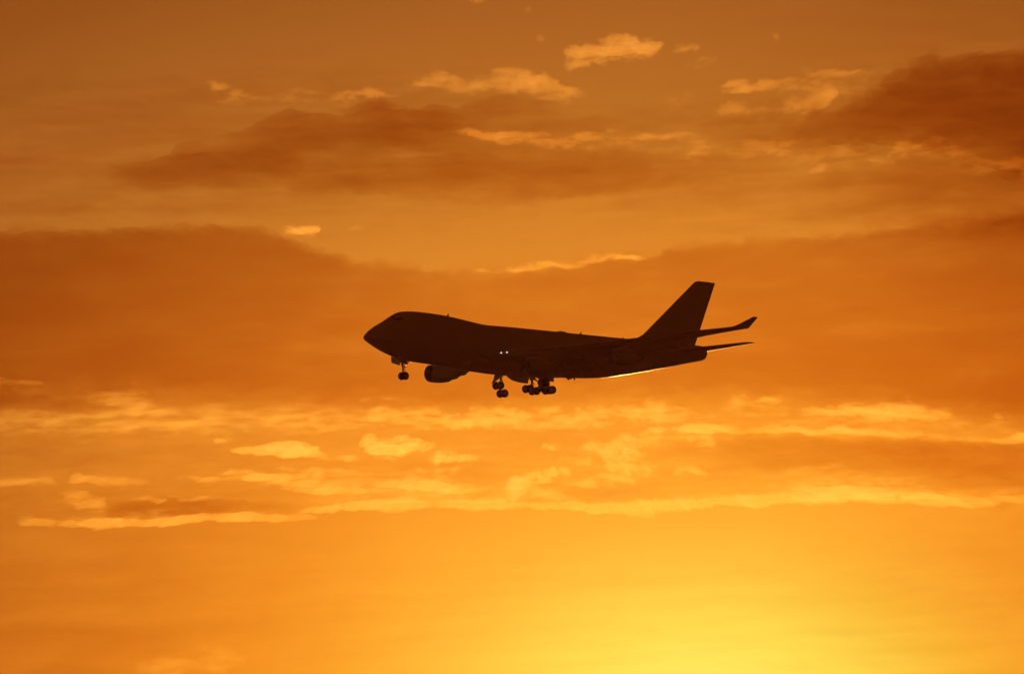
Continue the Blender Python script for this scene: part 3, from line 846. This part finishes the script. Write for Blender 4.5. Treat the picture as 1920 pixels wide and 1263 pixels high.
cloud('soft yellow cloud streak at the right under the broad bank', 'thin', 29800, [
    (12, 14, .17, [(1360, 750, 762, 0), (1380, 744, 764, .9), (1420, 748, 764, 1), (1465, 748, 762, .7), (1490, 750, 760, 0)]),
    (12, 9, .30, [(1480, 764, 778, 0), (1530, 762, 776, .5), (1580, 758, 778, .8), (1625, 764, 784, .9), (1660, 760, 784, 1.2), (1700, 752, 782, 1.2), (1725, 764, 783, 1.1), (1765, 773, 786, .8), (1800, 780, 788, 0)]),
    (30, 30, .08, [(1300, 770, 795, 0), (1400, 765, 800, 1), (1550, 770, 805, 1), (1700, 780, 812, .9), (1850, 792, 818, .6), (2000, 795, 818, .5)]),
    (7, 8, .14, [(1860, 785, 790, 0), (1872, 778, 793, 1), (1884, 781, 792, 0)])],
    41, (12, 5), .85, 2.0, (80, 15))
cloud('long glowing lower edge of cloud running across the whole lower sky to the right', 'thin', 28300, [
    (5, 3.5, .62, [(540, 958, 962, 0.0), (600, 952.5, 958, 0.57), (660, 946.5, 954, 0.76), (740, 944.5, 951, 0.85), (830, 941.5, 949, 0.76), (900, 942.5, 948, 0.85), (980, 942.5, 949, 0.95), (1050, 945.5, 953, 1.04), (1110, 948.5, 957, 1.14), (1180, 948.5, 957, 1.14), (1240, 943.5, 952, 1.14), (1290, 940.5, 948, 1.14), (1380, 936.5, 943, 0.95), (1440, 932.5, 941, 0.85), (1490, 924.5, 939, 0.85), (1540, 916.5, 938, 0.76), (1600, 914.5, 935, 0.85), (1650, 918.5, 938, 0.85), (1700, 922.5, 942, 0.76), (1750, 928.5, 943, 0.85), (1800, 935.5, 943, 0.85), (1840, 935.5, 942, 0.85), (1880, 931.5, 938, 0.85), (1920, 928.5, 937, 0.85), (2070, 928.5, 938, 0.85)]),
    (16, 8, .10, [(540, 948, 962, 0), (640, 936, 954, .8), (740, 930, 951, 1), (830, 922, 949, 1), (900, 928, 948, .8), (980, 930, 949, .7), (1080, 934, 953, .8), (1180, 936, 957, .8), (1290, 928, 948, .9), (1400, 922, 943, .9), (1490, 910, 939, 1), (1560, 900, 938, 1), (1650, 902, 938, 1), (1720, 908, 942, 1), (1800, 922, 943, .9), (1900, 918, 938, .8), (2070, 918, 938, .8)]),
    (22, 14, .14, [(560, 925, 950, 0), (700, 915, 945, .9), (850, 905, 940, .8), (960, 905, 940, .6), (1040, 915, 945, 0)]),
    (16, 18, .12, [(1380, 895, 930, 0), (1500, 875, 915, .8), (1560, 872, 905, .9), (1640, 880, 905, .7), (1740, 900, 920, .7), (1820, 915, 930, 0)])],
    42, (8, 2.2), .6, 1.6, (100, 13), soft=1.0, tear=.6)
cloud('glowing flat lower edge of cloud low at the left', 'thin', 28400, [
    (5, 5, .42, [(30, 976, 979, 0), (60, 976, 982, .5), (110, 977, 984, .8), (170, 976, 984, 1), (205, 975, 986, 1), (250, 976, 983, .9), (330, 970, 979, 1.1), (380, 967, 975, 1), (440, 965, 974, 1.1), (520, 968, 976, .8), (570, 968, 975, .5), (610, 968, 972, 0)]),
    (14, 8, .11, [(25, 972, 980, 0), (50, 964, 982, .9), (85, 970, 984, .7), (160, 966, 984, .7), (260, 960, 980, .8), (380, 954, 974, .8), (480, 952, 972, .7), (600, 960, 972, 0)])],
    43, (7, 2.2), .6, 2.0, (90, 16), soft=1.2, tear=.7)
cloud('yellow cloud streaks sweeping right below the flat bottomed leaf', 'thin', 28900, [
    (7, 8, .30, [(325, 897, 902, 0), (345, 895, 901, .8), (382, 896, 903, .9), (400, 890, 899, .7), (430, 884, 894, .9), (465, 883, 898, 1), (500, 890, 906, 1), (545, 900, 915, .9), (600, 908, 922, .9), (650, 914, 926, .8), (720, 905, 922, .8), (790, 898, 918, .8), (840, 908, 922, .7), (880, 920, 930, 0)]),
    (12, 14, .16, [(440, 884, 894, 0), (560, 886, 908, .8), (680, 886, 912, 1), (760, 892, 912, 1), (830, 896, 915, .9), (900, 918, 932, .5), (940, 925, 935, 0)]),
    (5, 6, .2, [(505, 879, 882, 0), (530, 877, 883, .9), (580, 878, 882, .8), (640, 879, 884, .9), (665, 882, 885, 0)]),
    (5, 5, .2, [(225, 938, 941, 0), (260, 936, 941, .7), (300, 932, 939, .9), (350, 931, 937, .9), (405, 935, 939, .8), (420, 936, 939, 0)])],
    44, (10, 4), .85, 2.0, (90, 14), soft=1.4, tear=.65)
cloud('thin orange cloud streak touching the left edge', 'thin', 29100, [
    (7, 7, .22, [(-150, 898, 908, 1), (0, 898, 909, 1), (50, 899, 909, 1), (85, 896, 910, .7), (112, 907, 911, 0)])], 45, (6, 3), .4, 2.0, (90, 20), soft=1.25, tear=.55)
cloud('small ragged orange cloud streak low near the left edge', 'thin', 29050, [
    (7, 8, .22, [(126, 896, 902, 0), (140, 890, 903, .9), (180, 892, 902, .8), (220, 893, 906, 1), (255, 899, 908, .8), (300, 903, 906, 0)])], 46, (8, 4), .8, 2.0, (70, 13), soft=1.5, tear=.7)
cloud('small orange cloud puff low at the left', 'thin', 28950, [
    (8, 8, .24, [(98, 924, 928, 0), (115, 924, 932, .6), (135, 922, 944, 1), (155, 924, 954, 1.1), (178, 936, 955, 1), (188, 938, 953, .9), (194, 942, 950, 0)])], 47, (8, 4), .8, 2.0, (60, 15), soft=1.4, tear=.6)
cloud('soft pale wisp of cloud at the bottom left edge', 'thin', 28200, [
    (22, 22, .10, [(230, 1245, 1275, 0), (300, 1230, 1275, .8), (370, 1228, 1260, .9), (420, 1222, 1248, 1.2), (450, 1222, 1238, .7), (470, 1226, 1236, 0)])], 48, (16, 8), .5, 2.0, (100, 26))

# ---- hazy veils that no one could count
def veil(name_label, kind, dist, strokes, seed, **k):
    ob = cloud(name_label, kind, dist, strokes, seed, **k)
    ob.name = 'cloud_veil'
    ob['kind'] = 'stuff'
    del ob['group']
    ob['category'] = 'cloud veil'
    return ob
veil('thin streaky brown veil of cloud spread across the upper sky', 'dark', 45000, [
    (90, 120, .17, [(-150, 150, 430, .9), (300, 140, 420, .8), (700, 130, 400, .9), (1100, 200, 390, .8), (1500, 180, 440, .9), (2070, 80, 460, 1)])], 61, warp=(30, 10), mod=.95, step=4.0, scale=(330, 30), tear=.6)
veil('soft reddish veil added to darken the lower left corner of the sky', 'dark', 46000, [
    (130, 120, .54, [(-150, 770, 1340, 1.2), (0, 770, 1340, 1), (250, 780, 1340, .66), (500, 800, 1340, .3), (760, 840, 1340, 0)])], 62, warp=(20, 8), mod=.25, step=5.0, scale=(420, 50), tear=.1)  # added absorbing layer, stands in for the darker, redder sky on this side
veil('soft brown veil added to darken the upper right edge of the sky', 'dark', 46500, [
    (120, 120, .30, [(1250, -120, 380, 0), (1550, -120, 380, .45), (1750, -120, 400, .8), (1920, -120, 420, 1), (2070, -120, 420, 1.1)])], 65, warp=(20, 8), mod=.3, step=5.0, scale=(420, 50), tear=.1)  # sky falloff toward the right, put in as an added absorbing layer
veil('thin streaky glowing veil of cloud between the broad bank and the glow', 'thin', 45500, [
    (60, 50, .03, [(-150, 760, 960, .7), (300, 770, 960, .8), (700, 750, 940, 1), (1100, 760, 945, 1), (1500, 765, 940, .9), (2070, 780, 930, .8)])], 63, warp=(26, 9), mod=1.0, step=3.0, scale=(190, 20), tear=.8)
veil('faint bright streaks of cloud in the glow near the bottom edge', 'dark', 45800, [
    (60, 60, .045, [(-150, 1060, 1290, .8), (600, 1060, 1290, .9), (1300, 1040, 1290, 1), (2070, 1040, 1290, 1)])], 64, warp=(30, 8), mod=1.0, step=4.0, scale=(420, 26), tear=.5)

veil('soft amber veil added to dim the sun glow in the lower right corner', 'dark', 46800, [
    (120, 120, .20, [(1430, 960, 1340, 0), (1650, 960, 1340, .45), (1800, 960, 1340, .8), (1920, 960, 1340, 1.1), (2070, 960, 1340, 1.3)])], 66, warp=(20, 8), mod=.3, step=5.0, scale=(420, 50), tear=.1)  # added absorber that trims the spread of the sun glow to the right

# ---- the lit evening air between the camera and the aircraft
bm = bmesh.new()
bmesh.ops.create_cube(bm, size=1.0)
hz = bpy.data.meshes.new('haze')
bm.to_mesh(hz)
bm.free()
haze = bpy.data.objects.new('haze', hz)
haze.scale = (600, 1900, 136)
haze.location = (0, 870, 67)
COL.objects.link(haze)
haze['kind'] = 'stuff'
haze['label'] = 'thin warm haze in the evening air'
haze['category'] = 'haze'
hm = bpy.data.materials.new('evening_haze')
hm.use_nodes = True
ht = hm.node_tree
for n in list(ht.nodes):
    ht.nodes.remove(n)
ho = ht.nodes.new('ShaderNodeOutputMaterial')
hv = ht.nodes.new('ShaderNodeVolumePrincipled')
hv.inputs['Color'].default_value = (0.9, 0.36, 0.3, 1)
hv.inputs['Density'].default_value = 0.9e-5
hv.inputs['Anisotropy'].default_value = 0.64
ht.links.new(hv.outputs[0], ho.inputs['Volume'])
hz.materials.append(hm)
